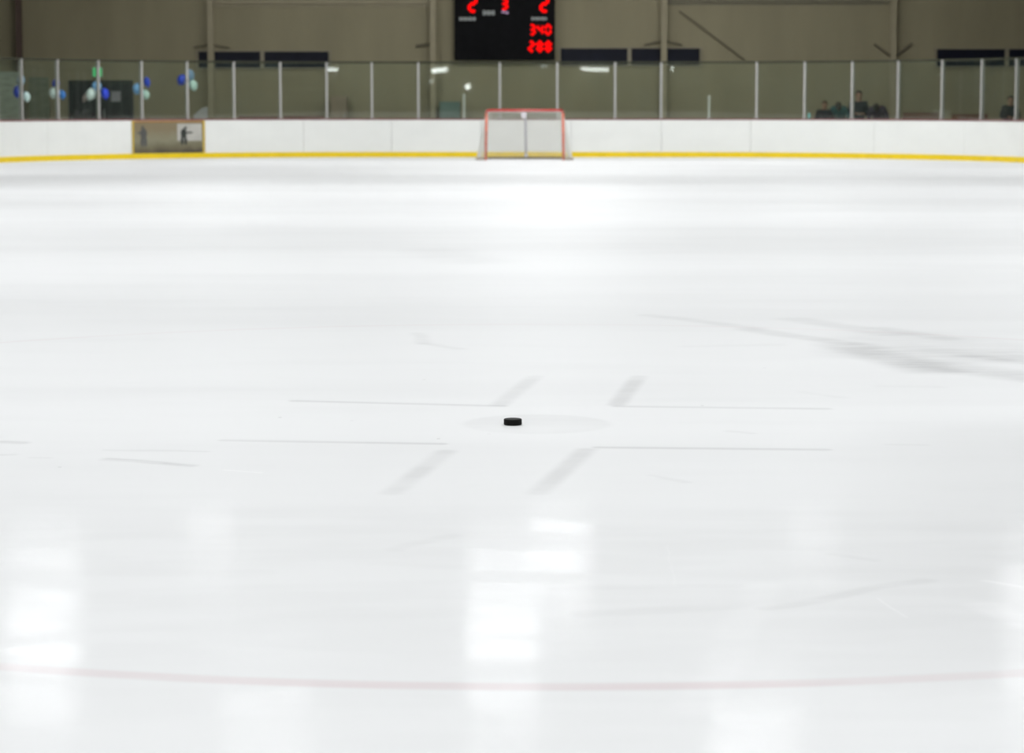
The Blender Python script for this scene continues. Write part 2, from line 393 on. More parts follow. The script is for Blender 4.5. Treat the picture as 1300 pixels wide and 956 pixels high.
# ------------------------------------------------------------------ the hall
WY, WN, WX, WZ = 63.5, -8.0, 17.0, 8.6
def struct(name, bm, m, label=None, cat=None, parent=None):
    o = obj(name, bm, m, parent)
    if parent is None: tag(o, label, cat, kind='structure')
    return o
struct('floor', box(nb(), (0, (WY+WN)/2, -0.10), (2*WX, WY-WN, 0.10)), 'concrete', 'grey concrete floor around the ice', 'floor')
# the slab of ice
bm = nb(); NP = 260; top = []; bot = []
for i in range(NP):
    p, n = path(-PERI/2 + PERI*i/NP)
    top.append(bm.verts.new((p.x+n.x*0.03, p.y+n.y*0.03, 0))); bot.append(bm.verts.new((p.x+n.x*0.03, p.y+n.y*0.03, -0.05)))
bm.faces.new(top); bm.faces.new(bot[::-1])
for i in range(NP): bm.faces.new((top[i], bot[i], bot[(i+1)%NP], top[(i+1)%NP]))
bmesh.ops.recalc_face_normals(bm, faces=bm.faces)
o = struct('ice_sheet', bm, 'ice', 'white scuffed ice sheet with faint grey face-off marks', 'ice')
struct('wall_back', box(nb(), (0, WY+0.1, WZ/2-0.05), (2*WX+0.4, 0.2, WZ+0.1)), 'wall', 'olive beige end wall of the hall behind the rink', 'wall')
struct('wall_front', box(nb(), (0, WN-0.1, WZ/2-0.05), (2*WX+0.4, 0.2, WZ+0.1)), 'frontwall', 'dark grey wall behind the camera', 'wall')
struct('wall_left', box(nb(), (-WX-0.1, (WY+WN)/2, WZ/2-0.05), (0.2, WY-WN, WZ+0.1)), 'sidewall', 'pale left wall of the hall', 'wall')
struct('wall_right', box(nb(), (WX+0.1, (WY+WN)/2, WZ/2-0.05), (0.2, WY-WN, WZ+0.1)), 'sidewall', 'pale right wall of the hall', 'wall')
struct('ceiling', box(nb(), (0, (WY+WN)/2, WZ+0.1), (2*WX+0.4, WY-WN+0.4, 0.2)), 'ceil', 'grey sheet roof of the hall', 'ceiling')

# steel columns on the end wall: H section
def column(px, label, m='column', wd=0.15):
    p = at(px, 100, WY-0.27); x = p.x
    o = bm = nb()
    box(bm, (0, -0.115, WZ/2), (wd, 0.03, WZ)); box(bm, (0, 0, WZ/2), (0.03, 0.2, WZ)); box(bm, (0, 0.115, WZ/2), (wd, 0.03, WZ))
    o = obj('steel_column', bm, m); o.location = (x, WY-0.135, 0)
    tag(o, label, 'column', 'steel columns of the end wall', 'structure')
    base = obj('base_plate', box(nb(), (0, 0, 0.0), (0.3, 0.26, 0.03)), m, o); base.location.z = -0.03
    return x
CX = [column(267.5, 'olive steel column crossing the left dark window strip'),
      column(549.5, 'olive steel column just left of the scoreboard'),
      column(843, 'olive steel column crossing the window strip right of the scoreboard'),
      column(1134, 'olive steel column behind the people at the right')]
column(24, 'dark brown steel column at the far left', 'browncol', 0.13)

# horizontal girts between columns and short knee braces
def girt(x0, x1, z, label, m='girt', h=0.10):
    bm = nb(); box(bm, ((x0+x1)/2, WY-0.05, z), (x1-x0, 0.10, 0.02)); box(bm, ((x0+x1)/2, WY-0.01, z-h/2), (x1-x0, 0.02, h)); box(bm, ((x0+x1)/2, WY-0.095, z+h/2-0.02), (x1-x0, 0.012, h))
    return tag(obj('wall_girt', bm, m), label, 'beam', 'girts of the end wall', 'structure')
girt(CX[0]+0.09, CX[1]-0.09, at(0, 4, WY).z, 'horizontal wall beam left of the scoreboard at the top edge', 'column')
girt(CX[2]+0.09, CX[3]-0.09, at(0, 1.5, WY).z, 'horizontal wall beam in the bay right of centre at the top edge')
def brace(a, b, label, r=0.02, m='brace'):
    A = at(a[0], a[1], WY-0.05); B = at(b[0], b[1], WY-0.05)
    tag(obj('diagonal_brace', tube(nb(), [A, B], r, 8), m), label, 'brace', None, 'structure')
brace((862, 14), (945, 76), 'thin diagonal brace rod on the wall right of the window strip')
brace((1110, 56), (1130, 71), 'short diagonal brace left of the right-hand column', 0.03)
brace((1158, 55), (1138, 71), 'short diagonal brace right of the right-hand column', 0.03)
brace((246, 60), (263, 57), 'short dark brace left of the column above the left window strip', 0.02)
brace((270, 57), (291, 61), 'short dark brace right of the column above the left window strip', 0.02)
brace((528, 59), (546, 56), 'short dark brace beside the column left of the scoreboard', 0.04)
brace((818, 57), (839, 53), 'short dark brace left of the column above the middle window strip', 0.025)
brace((847, 53), (866, 57), 'short dark brace right of the column above the middle window strip', 0.025)

# night-dark window strips in the end wall
def window(n, x0p, x1p, y0p, y1p, divs, label):
    A = at(x0p, y0p, WY-0.02); B = at(x1p, y1p, WY-0.02); x0, x1, z1, z0 = A.x, B.x, A.z, B.z
    root = thing('window_%d' % n, label, 'window', ((x0+x1)/2, WY-0.02, z0), kind='structure'); cx = (x0+x1)/2; h = z1-z0
    xs = [x0] + [at(d, y0p, WY).x for d in divs] + [x1]; t = 0.035
    bm = nb()
    box(bm, (0, 0, -t/2), (x1-x0+2*t, 0.07, t)); box(bm, (0, 0, h+t/2), (x1-x0+2*t, 0.07, t))
    for i, xx in enumerate(xs):
        wd = t if i in (0, len(xs)-1) else 0.10
        off = -t/2 if i == 0 else (t/2 if i == len(xs)-1 else 0)
        box(bm, (xx-cx+off, 0, h/2), (wd, 0.068, h))
    obj('window_frame', bm, 'winfr', root)
    for a, b_ in zip(xs, xs[1:]):
        obj('window_pane', box(nb(), ((a+b_)/2-cx, 0.005, h/2), (b_-a-0.06, 0.02, h)), 'winglass', root)
window(1, 250.5, 418.5, 65.5, 86, [333], 'dark navy window strip crossed by a column at the left')
window(2, 710.5, 889.5, 61.5, 82.5, [799], 'dark navy window strip right of the scoreboard')
window(3, 1188.5, 1361, 62.5, 84, [1278], 'dark navy window strip at the right edge')

# door, notice, exit sign
A = at(87, 102, WY-0.03); B = at(169, 102, WY-0.03)
d = thing('door_1', 'black double door behind the glass under the green sign', 'door', ((A.x+B.x)/2, WY-0.03, -0.05), kind='structure')
dw, dh = B.x-A.x, A.z+0.05
bm = nb(); box(bm, (0, 0, dh-0.04), (dw, 0.06, 0.08)); box(bm, (-dw/2+0.04, 0, dh/2-0.04), (0.08, 0.06, dh-0.08)); box(bm, (dw/2-0.04, 0, dh/2-0.04), (0.08, 0.06, dh-0.08))
obj('door_frame', bm, 'black', d)
for s in (-1, 1):
    lf = obj('door_leaf', box(nb(), (s*(dw-0.16)/4, 0, (dh-0.08)/2), ((dw-0.16)/2-0.006, 0.045, dh-0.09), bev=0.004), 'black', d)
    obj('door_handle', tube(nb(), [(s*0.08, -0.03, 1.0), (s*0.08, -0.07, 1.02), (s*0.08, -0.07, 1.22), (s*0.08, -0.03, 1.24)], 0.012), 'metal', lf)
def notice(px0, py0, px1, py1, label, m='paper'):
    A = at(px0, py0, WY-0.062); B = at(px1, py1, WY-0.062)
    o = obj('paper_notice', box(nb(), (0,0,0), (B.x-A.x, 0.006, A.z-B.z)), m); o.location = ((A.x+B.x)/2, WY-0.058, (A.z+B.z)/2)
    tag(o, label, 'notice')
notice(141, 116, 153, 129, 'pale grey square notice on the right leaf of the black door')
A = at(118, 86, WY-0.04); B = at(129.5, 97, WY-0.04)
g = thing('exit_sign', 'small lit green sign on the wall above the black door', 'sign', ((A.x+B.x)/2, WY, B.z))
obj('sign_housing', box(nb(), (0, -0.03, (A.z-B.z)/2), (B.x-A.x+0.02, 0.06, A.z-B.z+0.02), bev=0.005), 'lampbody', g)
obj('sign_face', box(nb(), (0, -0.063, (A.z-B.z)/2), (B.x-A.x, 0.006, A.z-B.z)), 'green', g)

# ------------------------------------------------------------------ hall lamps
AL = bpy.data.lights.new('hall_lamp_light', 'AREA'); AL.shape = 'RECTANGLE'; AL.size = 1.1; AL.size_y = 1.5
AL.energy = LAMP_W; AL.color = LAMP_COL
proto = None
for y, share, xs, words in LAMP_ROWS:
    al = AL.copy(); al.energy = LAMP_W*share
    names = ('leftmost', 'second from left', 'third from left', 'rightmost') if len(xs) == 4 else ('leftmost', 'middle one', 'rightmost') if len(xs) == 3 else ('left one', 'right one')
    for x, nm in zip(xs, names):
        r = thing('ceiling_lamp', 'white hanging lamp, %s of %s' % (nm, words), 'lamp', (x, y, LAMP_Z), group='rectangular lamps hanging over the ice')
        if proto is None:
            b1 = nb(); box(b1, (0, 0, 0.09), (1.2, 1.6, 0.14), bev=0.02)
            proto = [obj('lamp_housing', b1, 'lampbody', r)]
            for sx in (-1, 1):
                for sy in (-1, 1): proto.append(obj('hanger_rod', tube(nb(), [(sx*0.5, sy*0.7, 0.15), (sx*0.5, sy*0.7, WZ-LAMP_Z)], 0.012, 6), 'rod', r))
        else:
            for s_ in proto:
                c = s_.copy(); c.parent = r; COL.objects.link(c)
        l = bpy.data.objects.new('lamp_light', al); COL.objects.link(l); l.parent = r; l.location = (0, 0, 0.01)

# fluorescent fittings on the wall behind the camera: the glass at the far end mirrors them
def mirrored(px, py):            # where the mirror image in the far glass puts a fitting of the front wall
    Yg = YF + 0.05; Y = WN + 0.12; D = 2*Yg - Y
    p = at(px, py, D); return Vector((p.x, Y, p.z))
def fitting(px, py, ln, h, label, m='tube', round_=False, tilt=0):
    p = mirrored(px, py)
    r = thing('wall_lamp', label, 'lamp', (p.x, WN, p.z))
    if round_:
        bm = nb(); lathe(bm, [(0, 0.0), (h*0.6, 0), (h*0.6, 0.05), (0, 0.05)], 24); bmesh.ops.rotate(bm, cent=(0,0,0), matrix=Matrix.Rotation(-math.pi/2, 3, 'X'), verts=bm.verts)
        obj('lamp_base', bm, 'lampbody', r)
        bm = nb(); lathe(bm, [(0, 0.14), (h*0.25, 0.13), (h*0.45, 0.09), (h*0.5, 0.05), (0, 0.05)], 24); bmesh.ops.rotate(bm, cent=(0,0,0), matrix=Matrix.Rotation(-math.pi/2, 3, 'X'), verts=bm.verts)
        obj('lamp_globe', bm, m, r, True)
    else:
        obj('lamp_housing', box(nb(), (0, 0.03, 0), (ln+0.06, 0.06, h+0.04), bev=0.01), 'lampbody', r)
        obj('lamp_diffuser', box(nb(), (0, 0.09, 0), (ln, 0.06, h), bev=0.012), m, r)
        r.rotation_euler = (0, tilt, 0)
fitting(558, 89, 0.85, 0.16, 'short bright strip lamp on the wall behind the camera, left', tilt=-0.06)
fitting(755, 88, 1.45, 0.10, 'long bright strip lamp on the wall behind the camera, right', tilt=0.04)
fitting(594, 110, 0.2, 0.27, 'round bright lamp on the wall behind the camera', round_=True)
fitting(690, 84, 0.35, 0.12, 'small dim strip lamp on the wall behind the camera', 'tubedim')
fitting(548, 103, 0.12, 0.22, 'small dim lamp low on the wall behind the camera', 'tubedim', round_=True)

# ------------------------------------------------------------------ dasher boards
BH = 0.935
boards = thing('dasher_boards', 'white rink boards with yellow kick strip and dark red top cap', 'rink boards', (0, YF, 0))
def child(o, parent):            # keep world coordinates of a mesh built in world space
    o.parent = parent; o.matrix_parent_inverse = Matrix.Translation(parent.location).inverted(); return o
joints = [t_at(p) for p in (-60, 60, 166.5, 260.5, 385, 497, 610, 725, 840, 953, 1110, 1225, 1345)]
t = joints[0]
while t > -PERI/2 + 2.6: t -= 2.4; joints.insert(0, t)
t = joints[-1]
while t < PERI/2 - 2.6: t += 2.4; joints.append(t)
joints.append(joints[0] + PERI)
for a, b_ in zip(joints, joints[1:]):
    o = obj('board_panel', sweep(nb(), a+0.004, b_-0.004, [(0, 0.0), (0, BH), (0.09, BH), (0.09, 0.0)]), 'board'); child(o, boards)
o = obj('board_backing', sweep(nb(), 0, PERI, [(0.093, -0.05), (0.093, BH-0.01), (0.12, BH-0.01), (0.12, -0.05)], closed=True), 'goalgrey'); child(o, boards)
o = obj('kick_plate', sweep(nb(), 0, PERI, [(-0.012, 0.001), (-0.012, 0.125), (-0.001, 0.132), (-0.001, 0.001)], closed=True), 'yellow'); child(o, boards)
tag(o, 'yellow kick strip along the foot of the boards')
o = obj('cap_rail', sweep(nb(), 0, PERI, [(-0.012, BH), (-0.012, BH+0.026), (-0.002, BH+0.032), (0.122, BH+0.032), (0.13, BH+0.026), (0.13, BH)], closed=True), 'cap'); child(o, boards)
tag(o, 'dark red cap rail')

# poster on the curved left corner
pt0, pt1 = t_at(167.5, .5), t_at(260, .5)
poster = thing('advertising_poster', 'brown picture poster with dark figures on the boards at left', 'poster', path((pt0+pt1)/2)[0])
child(obj('poster_sheet', sweep(nb(), pt0, pt1, [(-0.008, 0.135), (-0.008, 0.925), (-0.001, 0.925), (-0.001, 0.135)], 0.15), 'poster'), poster)
for a, b_, z0, z1, m in ((pt0, pt0+0.05, .135, .925, 'yedge'), (pt1-0.05, pt1, .135, .925, 'yedge'), (pt0+0.05, pt1-0.05, .885, .925, 'pink')):
    child(obj('poster_border', sweep(nb(), a, b_, [(-0.011, z0), (-0.011, z1), (-0.008, z1), (-0.008, z0)], 0.15), m), poster)
ta, tb = t_at(225, .5), t_at(256, .5)
child(obj('white_print', sweep(nb(), ta, tb, [(-0.0105, .43), (-0.0105, .85), (-0.008, .85), (-0.008, .43)], 0.15), 'pinkw'), poster)
def figure(px, z0, h, m, lean):
    tc = t_at(px, .5); bm = nb()
    def blob(dt, z, rt, rz):
        N = 16; vs = []; vb = []
        for k in range(N):
            a = 2*math.pi*k/N; p, n = path(tc + dt + rt*math.cos(a))
            vs.append(bm.verts.new((p.x-n.x*0.013, p.y-n.y*0.013, z + rz*math.sin(a)))); vb.append(bm.verts.new((p.x-n.x*0.0102, p.y-n.y*0.0102, z + rz*math.sin(a))))
        bm.faces.new(vs); bm.faces.new(vb[::-1])
        for k in range(N): bm.faces.new((vs[k], vs[(k+1)%N], vb[(k+1)%N], vb[k]))
    blob(lean*0.05, z0+h*0.92, 0.035*h/0.45, 0.04*h/0.45)
    blob(0, z0+h*0.62, 0.085*h/0.45, 0.12*h/0.45); blob(-0.045, z0+h*0.22, 0.04*h/0.45, 0.11*h/0.45); blob(0.05, z0+h*0.22, 0.04*h/0.45, 0.11*h/0.45)
    blob(lean*0.16, z0+h*0.66, 0.09*h/0.45, 0.022*h/0.45)
    bmesh.ops.recalc_face_normals(bm, faces=bm.faces)
    child(obj('printed_figure', bm, m), poster)
figure(182, .30, .50, 'figg', -0.5); figure(233, .34, .44, 'figd', 1.0)

# ------------------------------------------------------------------ glass above the boards
GZ0, GZ1 = BH+0.032, at(0, 80.5, YF).z
glass = thing('glass_barrier', 'clear glass screen on aluminium posts along the top of the boards', 'glass screen', (0, YF, BH))
post_px = [30, 75.5, 127, 181.5, 239, 298, 356.5, 415, 472, 531, 589, 634.5, 707.5, 781, 839.5, 900, 960, 1020.5, 1080.5, 1138.5, 1194, 1244, 1287.5]
short = {589: 0.62, 900: 0.58}  # posts cut short to imitate upper parts dimmed by the lighting
post_t = [t_at(p, 1.6) for p in post_px]
lo = [post_t[0]-0.95*(k+1) for k in range(3)][::-1]; hi = [post_t[-1]+0.95*(k+1) for k in range(3)]
all_t = [(t, None) for t in lo] + list(zip(post_t, post_px)) + [(t, None) for t in hi]
for t, px in all_t:
    hgt = short.get(px, GZ1-GZ0+0.03) if px else GZ1-GZ0+0.03
    p, n = path(t); bm = nb()
    box(bm, (0, 0.036, hgt/2), (0.064, 0.045, hgt), bev=0.006)
    if px not in short: box(bm, (0, -0.014, hgt/2), (0.05, 0.016, hgt), bev=0.003)
    box(bm, (0, 0.01, 0.012), (0.10, 0.10, 0.02))
    o = obj('glass_post', bm, 'post')
    o.parent = glass; q = Vector((p.x+n.x*0.055, p.y+n.y*0.055, GZ0)); o.location = q - glass.location
    o.rotation_euler = (0, 0, math.atan2(-n.x, n.y))
bounds = [t for t, px in all_t if px not in short]
for a, b_ in zip(bounds, bounds[1:]):
    child(obj('glass_pane', sweep(nb(), a+0.012, b_-0.012, [(0.052, GZ0), (0.052, GZ1), (0.064, GZ1), (0.064, GZ0)], 2.0 if abs(a) < HS-1 and abs(b_) < HS+.2 else 0.3), 'glass'), glass)
    child(obj('top_edge_trim', sweep(nb(), a, b_, [(0.047, GZ1), (0.047, GZ1+0.05), (0.069, GZ1+0.05), (0.069, GZ1)], 0.3), 'rubber'), glass)

# ------------------------------------------------------------------ goal
GX = (ice(617, 203).x + ice(715, 203).x)/2; GYg = 56.95
k = F/ (GYg*1.0)
goal = thing('hockey_goal', 'red framed hockey goal with white net before the end boards', 'goal', (GX, GYg, 0))
HWb, HWt, GH = 0.925, 0.908, 1.18
pr = 0.030
for s in (-1, 1):
    obj('goal_post', tube(nb(), [(s*HWb, 0, 0.0), (s*HWt, 0, GH-0.06)], pr, 14), 'goalpost', goal, True)
pts = [(-HWt, 0, GH-0.06), (-HWt+0.012, 0, GH-0.02), (-HWt+0.05, 0, GH), (HWt-0.05, 0, GH), (HWt-0.012, 0, GH-0.02), (HWt, 0, GH-0.06)]
obj('crossbar', tube(nb(), pts, pr, 14), 'goalred', goal, True)
def loop(pts, n):                # smooth open polyline through pts, resampled to n points
    P_ = [Vector(p) for p in pts]; out = []
    for i in range(len(P_)-1):
        p0 = P_[max(i-1, 0)]; p1 = P_[i]; p2 = P_[i+1]; p3 = P_[min(i+2, len(P_)-1)]
        for j in range(20):
            u = j/20; out.append(0.5*((2*p1) + (p2-p0)*u + (2*p0-5*p1+4*p2-p3)*u*u + (3*p1-p0-3*p2+p3)*u**3))
    out.append(P_[-1]); L_ = [0]
    for a, b_ in zip(out, out[1:]): L_.append(L_[-1] + (b_-a).length)
    res = []; j = 0
    for i in range(n):
        d_ = L_[-1]*i/(n-1)
        while j < len(L_)-2 and L_[j+1] < d_: j += 1
        u = (d_-L_[j])/max(L_[j+1]-L_[j], 1e-9); res.append(out[j].lerp(out[j+1], u))
    return res
base_pts = [(-HWb, 0, 0.03), (-1.12, 0.10, 0.03), (-1.13, 0.45, 0.03), (-1.02, 0.90, 0.03), (-0.6, 1.12, 0.03), (0, 1.12, 0.03),
            (0.6, 1.12, 0.03), (1.02, 0.90, 0.03), (1.13, 0.45, 0.03), (1.12, 0.10, 0.03), (HWb, 0, 0.03)]
top_pts = [(-HWt, 0.0, GH-0.01), (-0.92, 0.12, GH-0.02), (-0.88, 0.38, GH-0.03), (-0.70, 0.54, GH-0.03), (-0.35, 0.58, GH-0.03), (0, 0.58, GH-0.03),
           (0.35, 0.58, GH-0.03), (0.70, 0.54, GH-0.03), (0.88, 0.38, GH-0.03), (0.92, 0.12, GH-0.02), (HWt, 0.0, GH-0.01)]
obj('base_frame', tube(nb(), loop(base_pts, 60), 0.028, 10), 'goalbase', goal, True)
obj('top_frame', tube(nb(), loop(top_pts, 60), 0.016, 10), 'netcord', goal, True)
obj('center_support', tube(nb(), [(0.02, 0.58, GH-0.03), (0.03, 0.85, 0.55), (0.04, 1.12, 0.03)], 0.026, 10), 'goalgrey', goal, True)
NU, NV = 96, 27
lb, lt = loop(base_pts, NU), loop(top_pts, NU)
bm = nb(); grid = []
for j in range(NV):
    v = j/(NV-1); grid.append([bm.verts.new(lb[i].lerp(lt[i], v) + Vector((0, 0.02*math.sin(math.pi*v), 0))) for i in range(NU)])
for j in range(NV-1):
    for i in range(NU-1): bm.faces.new((grid[j][i], grid[j][i+1], grid[j+1][i+1], grid[j+1][i]))
# roof of the net: from the crossbar back to the top frame
h_ = NU//2; roof = []
for i in range(h_):
    a, b_ = lt[i], lt[NU-1-i]
    M_ = max(2, int((b_-a).length/0.045)); roof.append((a, b_))
rows = []
for a, b_ in roof[::2]:
    rows.append([bm.verts.new(a.lerp(b_, q/38) + Vector((0,0,-0.012*math.sin(math.pi*q/38)))) for q in range(39)])
for r0, r1 in zip(rows, rows[1:]):
    for q in range(38): bm.faces.new((r0[q], r0[q+1], r1[q+1], r1[q]))
net = obj('goal_net', bm, 'netcord', goal)
wf = net.modifiers.new('cords', 'WIREFRAME'); wf.thickness = 0.0125; wf.use_even_offset = False; wf.use_replace = True; wf.use_boundary = True
# inner pad hung from the crossbar and skirt low behind the net
bm = nb(); box(bm, (-0.02, 0.10, GH-0.115), (0.13, 0.05, 0.15), bev=0.02); obj('hanging_pad', bm, 'pad', goal)
bm = nb(); lathe(bm, [(0, 0), (0.05, 0), (0.055, 0.02), (0.03, 0.1), (0, 0.1)], 16); o = obj('base_pad', bm, 'pad', goal, True); o.location = (0.04, 1.06, 0.05)

# ------------------------------------------------------------------ puck
pb = ice(651, 539.2)
bm = nb(); prof = [(0, 0), (0.0355, 0), (0.0375, 0.0012), (0.0381, 0.003), (0.0381, 0.0224), (0.0375, 0.0242), (0.0355, 0.0254), (0, 0.0254)]
lathe(bm, prof, 72)
# diamond knurl around the rim: alternate columns pressed in slightly in the middle band
puck = obj('hockey_puck', bm, 'puck', None); puck.location = (pb.x, pb.y, 0)
for p in puck.data.polygons: p.use_smooth = abs(p.normal.z) < 0.5
tag(puck, 'black rubber hockey puck resting on the grey face-off spot', 'puck')
bm = nb()
for rz in (0.0065, 0.0189):
    tube(bm, [(0.0380*math.cos(2*math.pi*k/72), 0.0380*math.sin(2*math.pi*k/72), rz) for k in range(72)], 0.0006, 6, closed=True)
obj('knurled_edge', bm, 'puck', puck)

# ------------------------------------------------------------------ scoreboard
SY = WY - 0.16
A = at(576.5, -22, SY-0.1); B = at(704.5, 76.5, SY-0.1); sw, sh = B.x-A.x, A.z-B.z
sb = thing('scoreboard', 'black electronic scoreboard with red digits on the end wall', 'scoreboard', ((A.x+B.x)/2, WY-0.02, B.z))
obj('cabinet', box(nb(), (0, -0.13, sh/2), (sw, 0.26, sh), bev=0.012), 'sbox', sb)
bm = nb()
for c, s in (((0, -0.266, 0.012), (sw, 0.012, 0.024)), ((0, -0.266, sh-0.012), (sw, 0.012, 0.024)), ((-sw/2+.012, -0.266, sh/2), (0.024, 0.012, sh-0.05)), ((sw/2-.012, -0.266, sh/2), (0.024, 0.012, sh-0.05))): box(bm, c, s)
obj('cabinet_rim', bm, 'sbox', sb)
SEG = {'0': 'abcdef', '2': 'abged', '3': 'abgcd', '4': 'fgbc', '8': 'abcdefg'}
def px2sb(px, py):
    p = at(px, py, WY-0.27); return p.x - sb.location.x, p.z - sb.location.z
def digit(ch, x0, y0, x1, y1, th):
    xa, zt = px2sb(x0, y0); xb, zb = px2sb(x1, y1); th = th*(WY/F); g = th*0.12
    xa += th/2; xb -= th/2; zt -= th/2; zb += th/2; zm = (zt+zb)/2
    def hbar(z): return [(xa+g, z), (xa+g+th/2, z+th/2), (xb-g-th/2, z+th/2), (xb-g, z), (xb-g-th/2, z-th/2), (xa+g+th/2, z-th/2)]
    def vbar(x, z0, z1): return [(x, z0+g), (x+th/2, z0+g+th/2), (x+th/2, z1-g-th/2), (x, z1-g), (x-th/2, z1-g-th/2), (x-th/2, z0+g+th/2)]
    P_ = {'a': hbar(zt), 'g': hbar(zm), 'd': hbar(zb), 'f': vbar(xa, zm, zt), 'b': vbar(xb, zm, zt), 'e': vbar(xa, zb, zm), 'c': vbar(xb, zb, zm)}
    bm = nb()
    for s in SEG[ch]:
        a = [bm.verts.new((x, -0.272, z)) for x, z in P_[s]]; b_ = [bm.verts.new((x, -0.258, z)) for x, z in P_[s]]
        bm.faces.new(a); bm.faces.new(b_[::-1])
        for q in range(6): bm.faces.new((a[q], b_[q], b_[(q+1)%6], a[(q+1)%6]))
    bmesh.ops.recalc_face_normals(bm, faces=bm.faces)
    obj('led_digit', bm, 'led', sb)
digit('2', 594, -6, 606, 16, 3.6); digit('3', 635.5, -3, 645, 13, 3.0); digit('2', 685, -6, 697, 16, 3.6)
for i, ch in enumerate('340'): digit(ch, 671.5+i*10, 30.5, 680+i*10, 44.8, 2.8)
for i, ch in enumerate('288'): digit(ch, 670+i*10.6, 51.5, 679.5+i*10.6, 66.5, 3.7)
def caption(px, py, wpx, hpx, m='caption', rot=0.0):
    x, z = px2sb(px, py); kx = WY/F; n = max(3, int(wpx/3)); bm = nb()
    for i in range(n):           # a row of letter-sized blocks, unreadable at this size
        cw = wpx*kx/n; box(bm, ((i-(n-1)/2)*cw, 0, 0), (cw*0.85, 0.008, hpx*kx*(0.8 if i % 2 else 1.0)))
    o = obj('caption', bm, m, sb); o.location = (x, -0.266, z); o.rotation_euler = (0, rot, 0)
caption(593.5, 24, 21, 4.5); caption(620.5, 16.3, 15, 6); caption(641, 15.6, 9, 2.6, 'captionv', 0.2); caption(684.5, 23.7, 20, 4)

# ------------------------------------------------------------------ balloons tied to the posts, on the stands' side of the glass
def balloon(px, py, rx, ry, m, post, label, group, tilt=0.0, dy=0.0):
    p0, n0 = path(post_t[post]); Yb = p0.y + n0.y*0.30 + dy
    c = at(px, py, Yb); kx = Yb/F; rx *= kx; ry *= kx
    o = thing('balloon', label, 'balloon', c, group=group)
    bm = nb(); N = 14
    prof = []
    for i in range(N+1):
        a = math.pi*i/N; z = -math.cos(a); r = math.sin(a)
        if z < 0: r *= 1 - 0.18*z*z
        prof.append((rx*r, ry*z*(1.08 if z < 0 else 1.0)))
    lathe(bm, prof, 20); s = obj('balloon_skin', bm, m, o, True)
    kb = nb(); lathe(kb, [(0, 0.012), (0.006, 0.008), (0.006, 0), (0.014, -0.015), (0, -0.012)], 10); k_ = obj('knot', kb, m, o, True); k_.location = (0, 0, -ry*1.08-0.004)
    for q in (s,): q.rotation_euler = (0, tilt, 0)
    k_.location = Matrix.Rotation(tilt, 3, 'Y') @ Vector((0, 0, -ry*1.08-0.004)); k_.rotation_euler = (0, tilt, 0)
    pc = Vector((p0.x+n0.x*0.09, p0.y+n0.y*0.09, c.z+0.02)) - c
    obj('string', tube(nb(), [k_.location, (k_.location + pc)/2 + Vector((0,0,-0.02)), pc], 0.003, 5), 'string', o)
G1 = 'balloons tied to the leftmost glass post'
balloon(26.5, 102, 5, 6.5, 'b_pale', 0, 'faint light blue balloon topping the bunch on the leftmost glass post', G1, 0.1, 0.12)
balloon(23, 116, 6.3, 8, 'b_dark', 0, 'dark blue balloon on the leftmost glass post', G1, 0.15)
balloon(33.5, 122.5, 4.8, 6.3, 'b_green', 0, 'pale greenish balloon right of the dark blue one, leftmost glass post', G1, -0.2, 0.05)
G2 = 'balloons tied to the second glass post from left'
balloon(71, 106, 4.5, 6.5, 'b_dark', 1, 'dark blue balloon topping the bunch left of the black door', G2, 0.2, 0.2)
balloon(69, 117.5, 6.6, 7.2, 'b_white', 1, 'white balloon in the bunch left of the black door', G2, 0.3, -0.02)
balloon(78.5, 120, 4.6, 6, 'b_mid', 1, 'mid blue balloon lowest in the bunch left of the black door', G2, -0.2, 0.08)
G3 = 'balloons tied to the glass post before the black door'
balloon(122.5, 110, 6.3, 7, 'b_sky', 2, 'sky blue balloon topping the bunch before the black door', G3, 0.3, 0.15)
balloon(115.5, 119.5, 6.3, 8, 'b_white', 2, 'white balloon in the bunch before the black door', G3, 0.35, -0.02)
balloon(108.5, 124, 3.6, 5.5, 'b_pink', 2, 'small pinkish balloon at the left of the bunch before the black door', G3, 0.5, 0.22)
balloon(133, 118.5, 5.2, 7, 'b_dark', 2, 'dark blue balloon right of the post before the black door', G3, -0.2)
G4 = 'balloons tied to the glass post right of the black door'
balloon(186.5, 104, 4.2, 6.5, 'b_dark', 3, 'dark blue balloon above the bunch right of the black door', G4, -0.15, 0.2)
balloon(175, 112.5, 6.5, 7, 'b_sky', 3, 'sky blue balloon left of the post right of the black door', G4, 0.3)
balloon(184.5, 120, 5.5, 6.2, 'b_green', 3, 'pale green balloon low on the post right of the black door', G4, -0.2, 0.1)
G5 = 'balloons tied to the glass post above the poster'
balloon(231, 101, 6, 6.8, 'b_dark', 4, 'dark blue balloon left of the post above the poster', G5, 0.5)
balloon(241, 95.5, 5.8, 7.5, 'b_pale', 4, 'pale blue balloon topping the bunch above the poster', G5, -0.1, 0.2)
balloon(245, 108, 5.8, 7, 'b_green', 4, 'pale teal balloon right of the post above the poster', G5, -0.3, 0.05)

